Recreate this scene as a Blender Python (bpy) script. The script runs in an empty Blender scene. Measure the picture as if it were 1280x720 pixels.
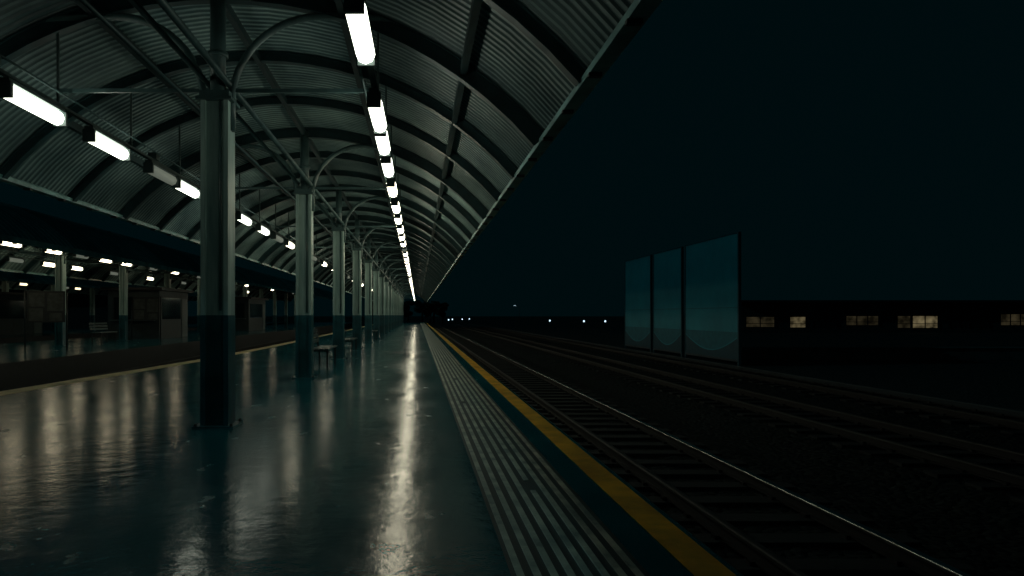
import bpy, bmesh, math, random
from mathutils import Vector, noise
random.seed(7)
C=bpy.context.scene
# ------------------------------------------------------------ materials
def mat(name, col, rough=0.6, metal=0.0, emit=None, estr=0, var=0.0, vscale=3.0, bump=0.0, bscale=30.0, col2=None, spec=0.5, rvar=0.0, stretch=None, sample=True):
    m=bpy.data.materials.new(name); m.use_nodes=True
    nt=m.node_tree; b=nt.nodes["Principled BSDF"]; L=nt.links
    b.inputs["Base Color"].default_value=(*col,1); b.inputs["Roughness"].default_value=rough
    b.inputs["Metallic"].default_value=metal; b.inputs["Specular IOR Level"].default_value=spec
    tc=nt.nodes.new("ShaderNodeTexCoord"); src=tc.outputs["Object"]
    if stretch:
        mp=nt.nodes.new("ShaderNodeMapping"); mp.inputs["Scale"].default_value=stretch
        L.new(src,mp.inputs[0]); src=mp.outputs[0]
    if var>0 or col2:
        n=nt.nodes.new("ShaderNodeTexNoise"); n.inputs["Scale"].default_value=vscale; n.inputs["Detail"].default_value=6; n.inputs["Roughness"].default_value=.62
        L.new(src,n.inputs["Vector"])
        r=nt.nodes.new("ShaderNodeValToRGB"); r.color_ramp.elements[0].position=.36; r.color_ramp.elements[1].position=.66
        c2=col2 if col2 else tuple(c*(1-var) for c in col)
        r.color_ramp.elements[0].color=(*c2,1); r.color_ramp.elements[1].color=(*col,1)
        L.new(n.outputs["Fac"],r.inputs[0]); L.new(r.outputs[0],b.inputs["Base Color"])
    if bump>0:
        n2=nt.nodes.new("ShaderNodeTexNoise"); n2.inputs["Scale"].default_value=bscale; n2.inputs["Detail"].default_value=4
        L.new(src,n2.inputs["Vector"])
        bp=nt.nodes.new("ShaderNodeBump"); bp.inputs["Strength"].default_value=bump; bp.inputs["Distance"].default_value=.02
        L.new(n2.outputs["Fac"],bp.inputs["Height"]); L.new(bp.outputs[0],b.inputs["Normal"])
    if emit:
        b.inputs["Emission Color"].default_value=(*emit,1); b.inputs["Emission Strength"].default_value=estr
        if not sample: m.cycles.emission_sampling='NONE'
    return m

M={}
def sheetmat(name,c1,c2,lo,hi):
    m=mat(name,c1,.5,col2=c2,vscale=1.1,bump=.12,bscale=14)
    nt=m.node_tree; L=nt.links; b=nt.nodes["Principled BSDF"]
    old=b.inputs["Base Color"].links[0].from_socket
    tc=nt.nodes.new("ShaderNodeTexCoord"); mp=nt.nodes.new("ShaderNodeMapping"); mp.inputs["Scale"].default_value=(.37,.5,0); mp.inputs["Location"].default_value=(.5,.085,.5)
    v=nt.nodes.new("ShaderNodeTexWhiteNoise"); v.noise_dimensions='3D'
    fl=nt.nodes.new("ShaderNodeVectorMath"); fl.operation='FLOOR'
    L.new(tc.outputs["Object"],mp.inputs[0]); L.new(mp.outputs[0],fl.inputs[0]); L.new(fl.outputs[0],v.inputs["Vector"])
    mr=nt.nodes.new("ShaderNodeMapRange"); mr.inputs[3].default_value=lo; mr.inputs[4].default_value=hi; L.new(v.outputs["Value"],mr.inputs[0])
    mu=nt.nodes.new("ShaderNodeVectorMath"); mu.operation='SCALE'; L.new(old,mu.inputs[0]); L.new(mr.outputs[0],mu.inputs["Scale"]); L.new(mu.outputs[0],b.inputs["Base Color"])
    return m
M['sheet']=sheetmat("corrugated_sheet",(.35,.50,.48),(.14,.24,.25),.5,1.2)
M['sheetd']=sheetmat("corrugated_sheet_shade",(.17,.27,.27),(.07,.13,.14),.5,1.2)  # darker copy for corrugation valleys: groove shading put into the colour
M['rib']=mat("rib_paint",(.018,.060,.068),.45,var=.4,vscale=5)
M['purlin']=mat("purlin_paint",(.013,.044,.050),.5,var=.4,vscale=5)
M['gutter']=mat("gutter_paint",(.28,.58,.58),.4,var=.6,vscale=1.6)
M['colw']=mat("column_paint",(.58,.78,.73),.38,col2=(.26,.42,.41),vscale=2.2,bump=.12,bscale=20,stretch=(2.5,2.5,.3))
M['cold']=mat("column_dado_paint",(.020,.125,.155),.35,var=.5,vscale=3)
M['pipe']=mat("pipe_paint",(.10,.19,.195),.4,var=.5,vscale=3)
M['lamp']=mat("lamp_diffuser",(.8,.8,.8),.4,emit=(.95,1,.82),estr=4.6)
M['lamp2']=mat("lamp_diffuser_warm",(.8,.8,.8),.4,emit=(1,.93,.68),estr=11)
M['lamp4']=mat("lamp_diffuser_far_platform",(.8,.8,.8),.4,emit=(1,.86,.58),estr=8)
M['lampdim']=mat("lamp_diffuser_dim",(.35,.4,.4),.4,emit=(.9,1,.8),estr=.10,sample=False)
M['lampfar']=mat("lamp_diffuser_far",(.8,.8,.8),.4,emit=(1,.82,.50),estr=2.2)
M['house']=mat("lamp_housing",(.08,.12,.12),.4)
M['rail']=mat("rail_steel",(.45,.50,.48),.27,1.0,var=.5,vscale=3)
M['railr']=mat("rail_dull",(.028,.036,.036),.6,.3,var=.4,vscale=4)
M['railweb']=mat("rail_rust",(.013,.016,.016),.8,var=.4)
M['sleeper']=mat("sleeper_timber",(.014,.025,.028),.8,var=.5,vscale=4,bump=.4)
M['yellow']=mat("yellow_paint",(.92,.53,.03),.45,col2=(.48,.27,.02),vscale=2.6,bump=.2,bscale=40)
M['cream']=mat("worn_edge_paint",(.88,.78,.44),.6,col2=(.5,.46,.28),vscale=2)
M['tact']=mat("tactile_bar",(.62,.68,.56),.42,col2=(.18,.25,.23),vscale=3.4,bump=.25,bscale=50)
M['tactbase']=mat("tactile_base",(.008,.042,.050),.5,var=.4)
M['coping']=mat("coping_stone",(.03,.07,.08),.6,var=.5,vscale=3,bump=.3)
M['conc']=mat("concrete_dark",(.06,.10,.10),.75,var=.5,vscale=1.5,bump=.3)
M['panel']=mat("hoarding_panel",(.015,.25,.28),.6,col2=(.01,.17,.20),vscale=.5)
M['panel2']=mat("hoarding_panel_dark",(.010,.14,.165),.6,var=.3)
M['panel3']=mat("hoarding_panel_deep",(.005,.05,.065),.6,var=.3)
M['dark']=mat("dark_metal",(.015,.022,.025),.5,var=.3)
M['bldg']=mat("render_wall",(.03,.05,.05),.8,var=.4)
M['kiosk']=mat("kiosk_wall",(.03,.055,.06),.5,var=.4)
M['glass']=mat("dark_glass",(.01,.02,.022),.08)
M['notice']=mat("notice_board_paper",(.07,.085,.08),.6,var=.6,vscale=4)
M['win']=mat("lit_window",(.04,.04,.03),.3,emit=(1,.80,.42),estr=.10,sample=False)
M['winb']=mat("lit_window_bright",(.04,.04,.03),.3,emit=(1,.80,.42),estr=.45,sample=False)
def winvar(m,s):
    nt=m.node_tree; b=nt.nodes["Principled BSDF"]; tc=nt.nodes.new("ShaderNodeTexCoord"); n=nt.nodes.new("ShaderNodeTexNoise"); n.inputs["Scale"].default_value=.9; n.inputs["Detail"].default_value=4
    r=nt.nodes.new("ShaderNodeMapRange"); r.inputs[1].default_value=.38; r.inputs[2].default_value=.68; r.inputs[3].default_value=.004; r.inputs[4].default_value=s
    nt.links.new(tc.outputs["Object"],n.inputs["Vector"]); nt.links.new(n.outputs["Fac"],r.inputs[0]); nt.links.new(r.outputs[0],b.inputs["Emission Strength"])
winvar(M['win'],.032); winvar(M['winb'],.16)
M['leaf']=mat("foliage",(.02,.05,.035),.8,col2=(.01,.03,.02),vscale=.6,spec=.1)
M['bark']=mat("bark",(.03,.03,.03),.9,var=.4)
M['bench']=mat("bench_steel",(.10,.14,.14),.35,.3)
M['coolight']=mat("cool_light",(.8,.8,.8),.4,emit=(.6,.85,1),estr=2.0,sample=False)

def ballast():
    m=bpy.data.materials.new("ballast"); m.use_nodes=True; nt=m.node_tree; b=nt.nodes["Principled BSDF"]; L=nt.links
    tc=nt.nodes.new("ShaderNodeTexCoord")
    v=nt.nodes.new("ShaderNodeTexVoronoi"); v.inputs["Scale"].default_value=14
    L.new(tc.outputs["Object"],v.inputs["Vector"])
    hs=nt.nodes.new("ShaderNodeValToRGB"); hs.color_ramp.elements[0].color=(.006,.013,.014,1); hs.color_ramp.elements[1].color=(.022,.034,.034,1)
    sep=nt.nodes.new("ShaderNodeSeparateColor"); L.new(v.outputs["Color"],sep.inputs[0]); L.new(sep.outputs[0],hs.inputs[0]); L.new(hs.outputs[0],b.inputs["Base Color"])
    b.inputs["Roughness"].default_value=.9; b.inputs["Specular IOR Level"].default_value=.15
    bp=nt.nodes.new("ShaderNodeBump"); bp.inputs["Strength"].default_value=.9; bp.inputs["Distance"].default_value=.06; bp.invert=True
    L.new(v.outputs["Distance"],bp.inputs["Height"]); L.new(bp.outputs[0],b.inputs["Normal"])
    return m
M['ballast']=ballast()

def floor():
    m=bpy.data.materials.new("wet_platform_floor"); m.use_nodes=True; nt=m.node_tree; b=nt.nodes["Principled BSDF"]; L=nt.links
    tc=nt.nodes.new("ShaderNodeTexCoord")
    def nz(s,d,sc=(1,1,1)):
        mp=nt.nodes.new("ShaderNodeMapping"); mp.inputs["Scale"].default_value=sc
        n=nt.nodes.new("ShaderNodeTexNoise"); n.inputs["Scale"].default_value=s; n.inputs["Detail"].default_value=d; n.inputs["Roughness"].default_value=.6
        L.new(tc.outputs["Object"],mp.inputs[0]); L.new(mp.outputs[0],n.inputs["Vector"]); return n
    def ramp(n,p0,c0,p1,c1):
        r=nt.nodes.new("ShaderNodeValToRGB"); e=r.color_ramp.elements; e[0].position=p0; e[1].position=p1; e[0].color=(*c0,1); e[1].color=(*c1,1)
        L.new(n.outputs["Fac"],r.inputs[0]); return r
    a=ramp(nz(.8,7),.35,(.003,.068,.086),.7,(.009,.120,.140))
    w=ramp(nz(2.6,10,(1.2,.7,1)),.62,(0,0,0),.68,(1,1,1))
    mx=nt.nodes.new("ShaderNodeMixRGB"); mx.inputs[2].default_value=(.06,.21,.22,1)
    ml=nt.nodes.new("ShaderNodeMath"); ml.operation='MULTIPLY'; ml.inputs[1].default_value=.5
    L.new(w.outputs[0],ml.inputs[0]); L.new(ml.outputs[0],mx.inputs[0]); L.new(a.outputs[0],mx.inputs[1]); L.new(mx.outputs[0],b.inputs["Base Color"])
    rr=ramp(nz(.8,7,(1,.5,1)),.36,(.12,)*3,.66,(.24,)*3)
    ad2=nt.nodes.new("ShaderNodeMath"); ad2.operation='MULTIPLY_ADD'; ad2.inputs[1].default_value=.12
    L.new(w.outputs[0],ad2.inputs[0]); L.new(rr.outputs[0],ad2.inputs[2])
    L.new(ad2.outputs[0],b.inputs["Roughness"]); b.inputs["Specular IOR Level"].default_value=.52
    n1=nz(5,5); n2=nz(60,3)
    ad=nt.nodes.new("ShaderNodeMath"); ad.operation='MULTIPLY_ADD'; ad.inputs[1].default_value=.05
    L.new(n2.outputs["Fac"],ad.inputs[0]); L.new(n1.outputs["Fac"],ad.inputs[2])
    bp=nt.nodes.new("ShaderNodeBump"); bp.inputs["Strength"].default_value=.22; bp.inputs["Distance"].default_value=.02
    L.new(ad.outputs[0],bp.inputs["Height"]); L.new(bp.outputs[0],b.inputs["Normal"])
    return m
M['floor']=floor()

# ------------------------------------------------------------ mesh helpers
class MB:
    def __init__(s,mats): s.v=[]; s.f=[]; s.m=[]; s.keys=mats; s.sm=[]
    def mi(s,k):
        if k not in s.keys: s.keys.append(k)
        return s.keys.index(k)
    def box(s,x0,x1,y0,y1,z0,z1,k):
        n=len(s.v); s.v+=[(x0,y0,z0),(x1,y0,z0),(x1,y1,z0),(x0,y1,z0),(x0,y0,z1),(x1,y0,z1),(x1,y1,z1),(x0,y1,z1)]
        for q in((0,3,2,1),(4,5,6,7),(0,1,5,4),(1,2,6,5),(2,3,7,6),(3,0,4,7)):
            s.f.append(tuple(n+i for i in q)); s.m.append(s.mi(k)); s.sm.append(False)
    def tube(s,pts,r,k,seg=10):
        n0=len(s.v); P=[Vector(p) for p in pts]; rs=r if isinstance(r,(list,tuple)) else [r]*len(P)
        for i,p in enumerate(P):
            t=((P[min(i+1,len(P)-1)]-P[max(i-1,0)])).normalized()
            up=Vector((0,0,1)) if abs(t.z)<.9 else Vector((0,1,0))
            a=t.cross(up).normalized(); b2=t.cross(a).normalized()
            for j in range(seg):
                th=2*math.pi*j/seg; q=p+(a*math.cos(th)+b2*math.sin(th))*rs[i]; s.v.append(tuple(q))
        for i in range(len(P)-1):
            for j in range(seg):
                a0=n0+i*seg+j; a1=n0+i*seg+(j+1)%seg
                s.f.append((a0,a1,a1+seg,a0+seg)); s.m.append(s.mi(k)); s.sm.append(True)
        s.f.append(tuple(n0+j for j in range(seg))[::-1]); s.m.append(s.mi(k)); s.sm.append(False)
        e=n0+(len(P)-1)*seg; s.f.append(tuple(e+j for j in range(seg))); s.m.append(s.mi(k)); s.sm.append(False)
    def quadstrip(s,rows,k,smooth=False,ks=None):
        n0=len(s.v); w=len(rows[0])
        for r in rows: s.v+=[tuple(p) for p in r]
        for i in range(len(rows)-1):
            kk=s.mi(ks[i] if ks else k)
            for j in range(w-1):
                a=n0+i*w+j; s.f.append((a,a+1,a+w+1,a+w)); s.m.append(kk); s.sm.append(smooth)
    def mesh(s,name):
        me=bpy.data.meshes.new(name); me.from_pydata(s.v,[],s.f)
        for k in s.keys: me.materials.append(M[k])
        me.polygons.foreach_set("material_index",s.m); me.polygons.foreach_set("use_smooth",s.sm); me.update()
        return me
    def obj(s,name,parent=None,loc=(0,0,0),bevel=0):
        o=bpy.data.objects.new(name,s.mesh(name)); C.collection.objects.link(o); o.location=loc
        if parent: o.parent=parent
        if bevel:
            b=o.modifiers.new("bev","BEVEL"); b.width=bevel; b.segments=2; b.limit_method='ANGLE'
        return o
def inst(me,name,loc,parent=None,rot=(0,0,0)):
    o=bpy.data.objects.new(name,me); C.collection.objects.link(o); o.location=loc; o.rotation_euler=rot
    if parent:o.parent=parent
    return o
def empty(name,loc=(0,0,0)):
    o=bpy.data.objects.new(name,None); C.collection.objects.link(o); o.location=loc; return o

CX=-2.17; S=6.0; D0=7.83; R=4.7; ZC=.1; HW=3.57
def roofz(dx,r=R): return ZC+math.sqrt(r*r-dx*dx)

# ------------------------------------------------------------ canopy
A=math.asin(HW/R)
def canopy(cx,y0,y1,yfine,period,name):
    par=empty(name,(cx,0,0))
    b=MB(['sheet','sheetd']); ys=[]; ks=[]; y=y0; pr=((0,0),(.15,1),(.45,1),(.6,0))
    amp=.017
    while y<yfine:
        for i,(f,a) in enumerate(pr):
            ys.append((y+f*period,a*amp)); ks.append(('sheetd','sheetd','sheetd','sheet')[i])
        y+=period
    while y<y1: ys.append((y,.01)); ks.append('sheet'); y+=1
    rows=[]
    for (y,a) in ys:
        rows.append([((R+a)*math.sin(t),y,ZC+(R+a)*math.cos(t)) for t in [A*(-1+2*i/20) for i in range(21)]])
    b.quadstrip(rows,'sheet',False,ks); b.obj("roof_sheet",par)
    b=MB(['rib'])
    y=D0-2*7
    N=22
    while y<y1-1:
        if y>y0:
            deep=.19 if abs(((y-D0)/S)-round((y-D0)/S))<.01 else .14
            for (ra,rb,hw) in((R-.005,R-.02,.05),(R-.02,R-deep+.015,.012),(R-deep+.015,R-deep,.055)):
                sect=[(ra,-hw),(ra,hw),(rb,hw),(rb,-hw),(ra,-hw)]
                rows=[]
                for i in range(N+1):
                    t=A*(-1+2*i/N); rows.append([(r*math.sin(t),y+o,ZC+r*math.cos(t)) for r,o in sect])
                b.quadstrip(rows,'rib')
        y+=2
    b.obj("arched_ribs",par)
    b=MB(['purlin'])
    for dx in(-2.67,-1.35,0,1.35,2.67):
        z=roofz(dx); b.box(dx-.035,dx+.035,y0,y1,z-.16,z-.06,'purlin')
    b.obj("purlins",par)
    b=MB(['gutter','dark'])
    for s in(-1,1):
        x=s*(HW+.03); z=roofz(HW)
        def bx(a,c,*r): b.box(min(a,c),max(a,c),*r)
        bx(x,x+s*.015,y0,y1,z-.10,z+.05,'gutter')
        bx(x-s*.10,x-s*.001,y0,y1,z-.10,z-.085,'gutter')
        bx(x-s*.112,x-s*.101,y0,y1,z-.10,z-.04,'gutter')
        yy=y0+.5
        while yy<min(y1,60):
            bx(x-s*.12,x-s*.02,yy,yy+.05,z-.13,z-.101,'dark'); yy+=1
    b.obj("eaves_gutters",par)
    b=MB(['pipe','house'])
    b.tube([(.13,y0,3.70),(.13,y1,3.70)],.035,'pipe',8)
    b.tube([(-.13,y0,3.74),(-.13,y1,3.74)],.028,'pipe',8)
    b.tube([(-.17,y0,3.40),(-.17,y1,3.40)],.018,'pipe',6)
    for s in(-1,1):
        b.box(s*1.74-.03,s*1.74+.03,y0,y1,3.47,3.50,'house')
        b.tube([(s*1.62,y0,3.56),(s*1.62,y1,3.56)],.012,'pipe',6)
        y=D0-14
        while y<y1-1:
            if y>y0:
                b.box(s*1.74-.012,s*1.74+.012,y-.012,y+.012,3.50,roofz(1.74)-.12,'house')
            y+=2
        y=y0+3.3
        while y<min(y1,70):
            b.box(s*1.74-.06,s*1.74+.06,y,y+.16,3.505,3.60,'house'); y+=4.1
    b.obj("conduits_and_lamp_trays",par)
    return par
canopy(CX,-5,110,50,.12,"station_canopy")
canopy(CX-11.73,2,100,45,.3,"station_canopy")
canopy(CX-23.5,10,100,12,.3,"station_canopy")

# ------------------------------------------------------------ columns
def column_mesh():
    b=MB(['colw','cold','pipe','dark'])
    w=.147
    for(z0,z1,k,e) in((.02,1.2,'cold',.003),(1.2,3.5,'colw',0)):
        b.box(-w-e,-w+.05+e,-w-e,w+e,z0,z1,k); b.box(w-.05-e,w+e,-w-e,w+e,z0,z1,k)
        b.box(-w+.05+e,w-.05-e,-w+.045-e,w-.045+e,z0,z1,k)
    b.box(-.22,.22,-.22,.22,0,.02,'cold')
    for sx in(-.19,.19):
        for sy in(-.19,.19): b.tube([(sx,sy,.02),(sx,sy,.05)],.016,'dark',6)
    b.box(-.19,.19,-.19,.19,3.5,3.53,'pipe'); b.box(-.16,.16,-.16,.16,3.53,3.60,'pipe')
    b.tube([(0,0,3.6),(0,0,4.72)],.085,'pipe',16)
    b.tube([(0,0,4.0),(0,0,4.05)],.11,'pipe',16)
    b.tube([(.06,-w+.02,1.25),(.06,-w+.02,3.5)],.014,'pipe',6)
    for s in(-1,1):
        pts=[(s*.15,0,3.2)]
        for i in range(13):
            t=math.radians(180-90*i/12); pts.append((s*(1.12+.97*math.cos(t)),0,3.50+.95*math.sin(t)))
        pts.append((s*1.95,0,4.42))
        b.tube(pts,.042,'pipe',8)
        b.box(min(s*.09,s*1.74),max(s*.09,s*1.74),-.02,.02,3.62,3.66,'pipe')
    return b.mesh("column_mesh")
CM=column_mesh()
for n in range(-1,17): inst(CM,"platform_column",(CX,D0+S*n,0))
for n in range(0,14): inst(CM,"platform_column",(CX-11.73,D0+2.2+S*n,0))
for n in range(1,12): inst(CM,"platform_column",(CX-23.5,D0+1+S*n,0))

# ------------------------------------------------------------ lamps
def lampmesh(k):
    b=MB([k,'house'])
    b.tube([(0,-.5,-.03),(0,-.46,-.03),(0,.46,-.03),(0,.5,-.03)],[.05,.078,.078,.05],k,8)
    b.box(-.05,.05,-.54,.54,.05,.085,'house')
    b.box(-.07,.07,-.55,-.505,-.10,.049,'house'); b.box(-.07,.07,.505,.55,-.10,.049,'house')
    b.tube([(0,-.4,.085),(0,-.4,.12)],.01,'house',6); b.tube([(0,.4,.085),(0,.4,.12)],.01,'house',6)
    return b.mesh("lamp_"+k)
LM=lampmesh('lamp'); LD=lampmesh('lampdim'); L2=lampmesh('lamp2'); L3=lampmesh('lampfar'); L4=lampmesh('lamp4')
def rowlamps(x,starts,z=3.37,on_m=None,lim=11):
    for y,on in starts: inst((on_m or (L2 if y>lim else LM)) if on else LD,"fluorescent_lamp",(x,y,z+random.uniform(-.008,.008)),rot=(0,0,random.uniform(-.012,.012)))
ry=[(5.45,1),(7.7,1),(8.85,1),(10.3,1),(12.1,1),(14.1,1)]+[(15.9+1.8*i,i%9!=4) for i in range(22)]+[(55.5+2.3*i,1) for i in range(22)]
ly=[(7.35,1),(9.1,1),(11.0,0),(12.2,1),(14.3,0),(16.2,1),(18.2,1),(20.1,0),(22,1),(25,1),(27,0)]+[(30+3.4*i,i%4!=3) for i in range(20)]
rowlamps(CX+1.74,ry); rowlamps(CX-1.74,ly,lim=21)
c2=CX-11.73
rowlamps(c2+1.74,[(y,o) for y,o in((21.5,1),(24,1),(26,0),(28,1),(30,1),(33,0),(36,1),(40,0),(45,1),(51,1),(60,1),(70,0),(80,1))],on_m=L4)
rowlamps(c2-1.74,[(y,o) for y,o in((23,1),(25.5,1),(28,0),(30.5,1),(33,1),(37,0),(42,1),(48,0),(56,1),(66,1))],on_m=L4)
c3=CX-23.5
rowlamps(c3+1.74,[(38,1),(41,1),(44,0),(46,1),(49,1),(54,1),(60,0),(64,1)],on_m=L3)
rowlamps(c3-1.74,[(42,1),(45,1),(50,1),(56,0),(58,1)],on_m=L3)

# ------------------------------------------------------------ platforms
def leftx(y):
    pts=[(-20,-7.0),(5,-6.95),(11.4,-6.6),(19,-6.0),(28,-5.8),(200,-5.8)]
    for (a,xa),(c,xc) in zip(pts,pts[1:]):
        if a<=y<=c: return xa+(xc-xa)*(y-a)/(c-a)
    return -5.8
ys=[-8+1.5*i for i in range(86)]; YE=ys[-1]
b=MB(['floor','conc','coping'])
b.quadstrip([[(leftx(y),y,0),(-4,y,0),(-2,y,0),(0,y,0),(1.50,y,0)] for y in ys],'floor')
b.quadstrip([[(1.50,y,0),(1.53,y,-.02),(1.53,y,-.14),(1.42,y,-.15),(1.42,y,-.9)] for y in ys],'coping')
b.quadstrip([[(leftx(y)+.1,y,-.9),(leftx(y)+.1,y,-.15),(leftx(y)-.03,y,-.14),(leftx(y)-.03,y,-.02),(leftx(y),y,0)] for y in ys],'coping')
b.quadstrip([[(-5.7,YE,0),(1.42,YE,0)],[(-5.7,YE+8,-.85),(1.42,YE+8,-.85)]],'conc')
plat=b.obj("platform")
b=MB(['yellow']); b.quadstrip([[(1.27,y,.004),(1.465,y,.004)] for y in ys],'yellow'); b.obj("yellow_safety_line")
b=MB(['cream']); b.quadstrip([[(leftx(y)+.05,y,.004),(leftx(y)+.42,y,.004)] for y in ys],'cream'); b.obj("yellow_safety_line")
b=MB(['tactbase','tact'])
b.quadstrip([[(.43,y,.004),(1.07,y,.004)] for y in ys],'tactbase')
y=-2.0
while y<YE-1:
    ln=.294 if y<25 else 1.194
    for i in range(8):
        x=.455+i*.078
        if random.random()<.003: continue
        b.box(x,x+.034,y,y+ln,.0045,.012,'tact')
    y+=ln+.006
b.obj("tactile_paving")
for xa,xb in((-17.6,-10.3),(-29.4,-21.9)):
    b=MB(['floor','dark','cream'])
    b.quadstrip([[(xa,y,0),((xa+xb)/2,y,0),(xb,y,0)] for y in ys],'floor')
    b.quadstrip([[(xb,y,0),(xb,y,-.9)] for y in ys],'dark')
    b.quadstrip([[(xa,y,-.9),(xa,y,0)] for y in ys],'dark')
    b.obj("platform")

# ------------------------------------------------------------ ground + tracks
b=MB(['ballast']); xs=[-600,-60,-20,-9,-4,2,6,12,20,60,600]; yy=[-300,-20,0,10,20,40,80,160,400,1200]
b.quadstrip([[(x,y,-.74) for x in xs] for y in yy],'ballast'); b.obj("ground")
def track(xc,y0=-6,y1=150,zt=-.5,keys=('railr','railr')):
    b=MB(['rail','railr','railweb','sleeper','ballast'])
    for s,kk in zip((-1,1),keys):
        x=xc+s*.535
        prof=[(-.034,-.03),(-.034,-.016),(-.031,-.009),(-.026,-.0045),(-.018,-.0015),(0,0),(.018,-.0015),(.026,-.0045),(.031,-.009),(.034,-.016),(.034,-.03)]
        rows=[]; y=y0
        while y<=y1: rows.append([(x+a+.004*math.sin(y*.35),y,zt+c) for a,c in prof]); y+=2
        b.quadstrip(rows,kk,True)
        b.box(x-.034,x+.034,y0,y1,zt-.036,zt-.031,'railweb'); b.box(x-.009,x+.009,y0,y1,zt-.11,zt-.036,'railweb'); b.box(x-.06,x+.06,y0,y1,zt-.125,zt-.11,'railweb')
    y=y0
    while y<y1:
        j=random.uniform(-.03,.03); t=random.uniform(-.012,.012)
        b.box(xc-.98+j,xc+.98+j,y+t,y+.24+t,zt-.30,zt-.127,'sleeper')
        for s in(-1,1):
            for t in(-.085,.085): b.box(xc+s*.535+t-.02,xc+s*.535+t+.02,y+.08,y+.16,zt-.127,zt-.095,'railweb')
        y+=.62
    rows=[]; y=y0
    while y<60:
        rows.append([(xc+dx,y,z+ (noise.noise(Vector((xc+dx*3,y*5,z)))*.035 if abs(dx)<1.6 else 0)) for dx,z in((-1.75,-.75),(-1.35,zt-.19),(-1,zt-.16),(-.7,zt-.175),(-.3,zt-.17),(0,zt-.17),(.3,zt-.17),(.7,zt-.175),(1,zt-.16),(1.35,zt-.19),(1.75,-.75))]); y+=.12
    b.quadstrip(rows,'ballast',False)
    return b.obj("railway_track")
track(3.06,keys=('railr','rail')); track(6.95); track(-8.6,0,120); track(10.2,0,150)

# ------------------------------------------------------------ hoarding panels
par=empty("hoarding",(12.2,0,0))
for (y0,y1) in((27.3,32.7),(33.2,37.1),(37.6,42.2)):
    b=MB(['panel','panel2','panel3','dark'])
    b.box(-.03,.03,y0,y1,.55,4.32,'panel'); b.box(-.03,.03,y0,y1,-.5,.549,'panel2')
    n=24; top=[];bot=[]
    for i in range(n+1):
        y=y0+(y1-y0)*i/n; z=.35-.6*math.sin(math.pi*i/n)
        top.append((-.034,y,z)); bot.append((-.034,y,-.5))
    b.quadstrip([bot,top],'panel3')
    b.quadstrip([[(p[0]-.003,p[1],p[2]) for p in top],[(p[0]-.003,p[1],p[2]+.05) for p in top]],'panel')
    b.box(-.045,-.031,y0,y1,1.48,1.51,'panel2')
    for y in(y0,y1): b.box(-.05,.05,y-.05,y+.05,-.74,4.36,'panel3')
    b.box(-.05,.05,y0+.05,y1-.05,4.32,4.36,'panel3')
    b.box(-.05,.05,y0+.05,y1-.05,-.58,-.5,'dark')
    b.obj("hoarding_panel",par)

# ------------------------------------------------------------ background buildings
def building(name,x0,x1,y,depth,h,wins):
    p=empty(name,(0,0,0)); b=MB(['bldg']); z0=-.74
    b.box(x0,x1,y,y+depth,z0,h,'bldg'); b.obj("walls",p)
    b=MB(['dark']); b.box(x0-.5,x1+.5,y-.8,y+depth+.5,h+.003,h+.25,'dark'); b.obj("roof",p)
    b=MB(['win','winb','dark'])
    for (wx0,wx1,wz0,wz1,lit) in wins:
        b.box(wx0,wx1,y-.03,y-.004,wz0,wz1,('dark','win','winb')[lit])
        nn=max(1,int((wx1-wx0)/1.1))
        for i in range(nn+1):
            xx=wx0+(wx1-wx0)*i/nn; b.box(xx-.05,xx+.05,y-.08,y-.032,wz0-.06,wz1+.06,'dark')
        b.box(wx0-.1,wx1+.1,y-.09,y-.081,wz0+(wz1-wz0)*.35-.03,wz0+(wz1-wz0)*.35+.03,'dark')
    b.obj("windows",p)
    return p
Y=80; px=lambda p:(p-522)/900*Y
W=[(px(932),px(968),-.1,1.0,1),(px(987),px(1007),-.15,1.0,2),(px(1057),px(1098),.1,1.1,1),(px(1121),px(1138),-.2,1.1,1),(px(1140),px(1172),-.2,1.1,2),(px(1250),px(1300),.1,1.3,1)]
W+=[(px(a),px(b2),-.1,1.1,0) for a,b2 in((1015,1045),(1185,1235),(1310,1340))]
building("station_building",px(925),px(1400),Y,14,2.6,W)
building("station_building",-75,-31,72,12,4.2,[(-60,-57,.8,2,1),(-50,-47,.8,2,0),(-42,-39,.8,2,0)])
b=MB(['conc']); b.box(15,46,31,31.4,-.74,-.25,'conc'); b.box(15,46,30.95,31.45,-.25,-.18,'conc'); b.obj("low_wall",bevel=.02)

def kiosk(x,y,w,d):
    p=empty("platform_kiosk",(x,y,0)); b=MB(['kiosk']); b.box(-w/2,w/2,-d/2,d/2,0,2.45,'kiosk'); b.obj("walls",p)
    b=MB(['dark']); b.box(-w/2-.25,w/2+.25,-d/2-.35,d/2+.25,2.453,2.6,'dark'); b.obj("roof",p)
    b=MB(['glass','house','dark'])
    b.box(-w/2+.3,w/2-.3,-d/2-.02,-d/2-.002,1.0,2.1,'glass'); b.box(-w/2+.2,w/2-.2,-d/2-.25,-d/2-.021,.92,.97,'house')
    b.box(w/2+.002,w/2+.02,-d/2+.4,d/2-1.3,1.0,2.1,'glass'); b.box(w/2+.002,w/2+.03,d/2-1.1,d/2-.2,.02,2.1,'house')
    for i in range(4):
        xx=-w/2+.3+(w-.6)*i/3; b.box(xx-.03,xx+.03,-d/2-.05,-d/2-.021,1.0,2.1,'dark')
    b.obj("windows_and_counter",p)
kiosk(-14.3,38.5,2.6,4.5); kiosk(-14.2,58,2.6,6); kiosk(-26.5,44,3,8)
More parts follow.
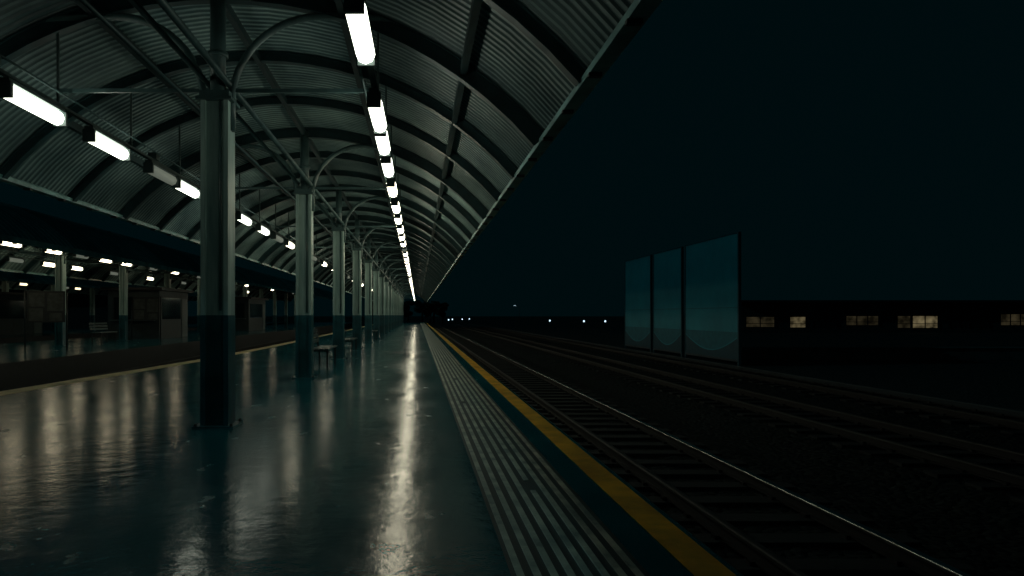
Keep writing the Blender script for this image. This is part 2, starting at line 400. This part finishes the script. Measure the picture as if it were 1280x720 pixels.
def board():
    b=MB(['notice','dark'])
    for y in(-.65,.65): b.tube([(0,y,0),(0,y,2.1)],.03,'dark',8)
    b.box(-.03,.03,-.6,.6,.95,2.05,'dark')
    for (a,c,e,f) in((-.54,-.05,1.5,1.98),(.03,.54,1.35,1.98),(-.54,-.1,1.0,1.44),(.1,.5,1.0,1.28)): b.box(.031,.036,a,c,e,f,'notice'); b.box(-.036,-.031,a,c,e,f,'notice')
    return b.mesh("notice_board_mesh")
NB=board()
for x,y,r in((-13.0,25.2,60),(-13,34.5,75)): inst(NB,"notice_board",(x,y,0),rot=(0,0,math.radians(-r)))

def treemass(name,x0,x1,y,hmax,n):
    verts=[];faces=[];mi=[]
    def leafcloud(c,r,k):
        for _ in range(k):
            d=Vector((random.gauss(0,1),random.gauss(0,1),random.gauss(0,1))).normalized()*r*random.uniform(.5,1.05)
            p=c+Vector((d.x,d.y,d.z*.75)); a=Vector((random.gauss(0,1),random.gauss(0,1),random.gauss(0,1))).normalized(); q=a.orthogonal().normalized()
            s=random.uniform(.18,.42); w=a.cross(q)*s*.6; q=q*s; i=len(verts)
            verts.extend([tuple(p-q),tuple(p+w),tuple(p+q),tuple(p-w)]); faces.append((i,i+1,i+2,i+3)); mi.append(0)
    mb=MB(['leaf','bark'])
    for _ in range(n):
        x=random.uniform(x0,x1); yy=y+random.uniform(-6,6); h=hmax*random.uniform(.55,1)
        mb.tube([(x,yy,-.8),(x+.2,yy,h*.4),(x+.4,yy+.2,h*.8)],[.3,.2,.06],'bark',7)
        for j in range(4):
            a=random.uniform(0,6.28); mb.tube([(x+.2,yy,h*(.35+.1*j)),(x+math.cos(a)*h*.25,yy+math.sin(a)*h*.25,h*(.55+.1*j))],[.12,.03],'bark',5)
        for j in range(9):
            a=random.uniform(0,6.28); rr=h*.3*random.random()**.5
            leafcloud(Vector((x+math.cos(a)*rr,yy+math.sin(a)*rr,h*random.uniform(.3,.92))),h*random.uniform(.12,.2),110)
    k=len(mb.v); mb.v+=verts; mb.f+=[tuple(k+i for i in f) for f in faces]; mb.m+=mi; mb.sm+=[False]*len(faces)
    mb.obj(name)
treemass("distant_trees",-14,6,160,5.5,9)

def post(h,armed):
    b=MB(['dark','coolight'])
    b.tube([(0,0,0),(0,0,h)],[.06,.04],'dark',8); b.box(-.12,.12,-.12,.12,0,.05,'dark')
    if armed:
        b.tube([(0,0,h),(-.3,0,h+.15),(-1.0,0,h+.2)],.03,'dark',6); b.box(-1.5,-.9,-.12,.12,h+.17,h+.27,'dark'); b.box(-1.45,-.95,-.1,.1,h+.13,h+.167,'coolight')
    else:
        b.tube([(0,0,h),(0,0,h+.22)],[.10,.10],'coolight',10); b.tube([(0,0,h+.221),(0,0,h+.3)],[.17,.05],'dark',10)
    return b.mesh("lamp_post_mesh")
PA=post(4.4,True); PB=post(1.0,False)
for x,y in((27.5,195),): inst(PA,"street_lamp",(x,y,-.74))
for x,y in((23.1,100),(25.8,99),(20.2,110),(5.6,130),(7.0,145),(9.3,150),(11.5,160)): inst(PB,"bollard_lamp",(x,y,-.74))

def bench():
    b=MB(['bench','dark'])
    for i in range(4): b.box(-.9,.9,-.2+i*.11,-.12+i*.11,.43,.46,'bench')
    for i in range(3): b.box(-.9,.9,.25+i*.02,.275+i*.02,.55+i*.12,.63+i*.12,'bench')
    for x in(-.75,.75):
        b.box(x-.02,x+.02,-.18,-.14,0,.43,'dark'); b.box(x-.02,x+.02,.2,.24,0,.43,'dark'); b.box(x-.02,x+.02,-.18,.24,.39,.43,'dark')
        b.tube([(x,.24,.4),(x,.32,.9)],.02,'dark',6)
    return b.mesh("bench_mesh")
BM=bench()
for x,y in((CX,16.8),(CX,22.8),(CX,34.8)): inst(BM,"platform_bench",(x,y,0),rot=(0,0,math.radians(90)))
for y in(32,52): inst(BM,"platform_bench",(CX-11.73,y,0),rot=(0,0,math.radians(90)))

# ------------------------------------------------------------ world, added fill light, camera
w=bpy.data.worlds.new("World"); C.world=w; w.use_nodes=True; nt=w.node_tree; bg=nt.nodes["Background"]
sky=nt.nodes.new("ShaderNodeTexSky"); sky.sky_type='NISHITA'; sky.sun_disc=False; sky.sun_elevation=math.radians(23); sky.sun_rotation=math.radians(-110)
mx=nt.nodes.new("ShaderNodeMixRGB"); mx.inputs[0].default_value=.999; mx.inputs[2].default_value=(.004,.125,.155,1)
bg.inputs["Strength"].default_value=.027
nt.links.new(sky.outputs[0],mx.inputs[1]); nt.links.new(mx.outputs[0],bg.inputs["Color"])
sl=bpy.data.lights.new("hoarding_fill_light",'SUN'); sl.energy=.15; sl.angle=math.radians(.5); sl.color=(.3,.9,1)  # added teal fill, angled over the canopies to brighten the hoarding panels
so=bpy.data.objects.new("hoarding_fill_light",sl); C.collection.objects.link(so)
d=Vector((.92,.15,-.42)); so.rotation_euler=d.to_track_quat('-Z','Y').to_euler()
cam=bpy.data.cameras.new("camera"); co=bpy.data.objects.new("camera",cam); C.collection.objects.link(co)
co.location=(0,0,1.2); co.rotation_euler=(math.radians(90),0,0)
cam.sensor_width=36; cam.lens=900/1280*36; cam.shift_x=118/1280; cam.shift_y=34/1280; cam.clip_end=3000; cam.clip_start=.05
C.camera=co
C.view_settings.view_transform='Standard'; C.view_settings.look='None'; C.view_settings.exposure=0
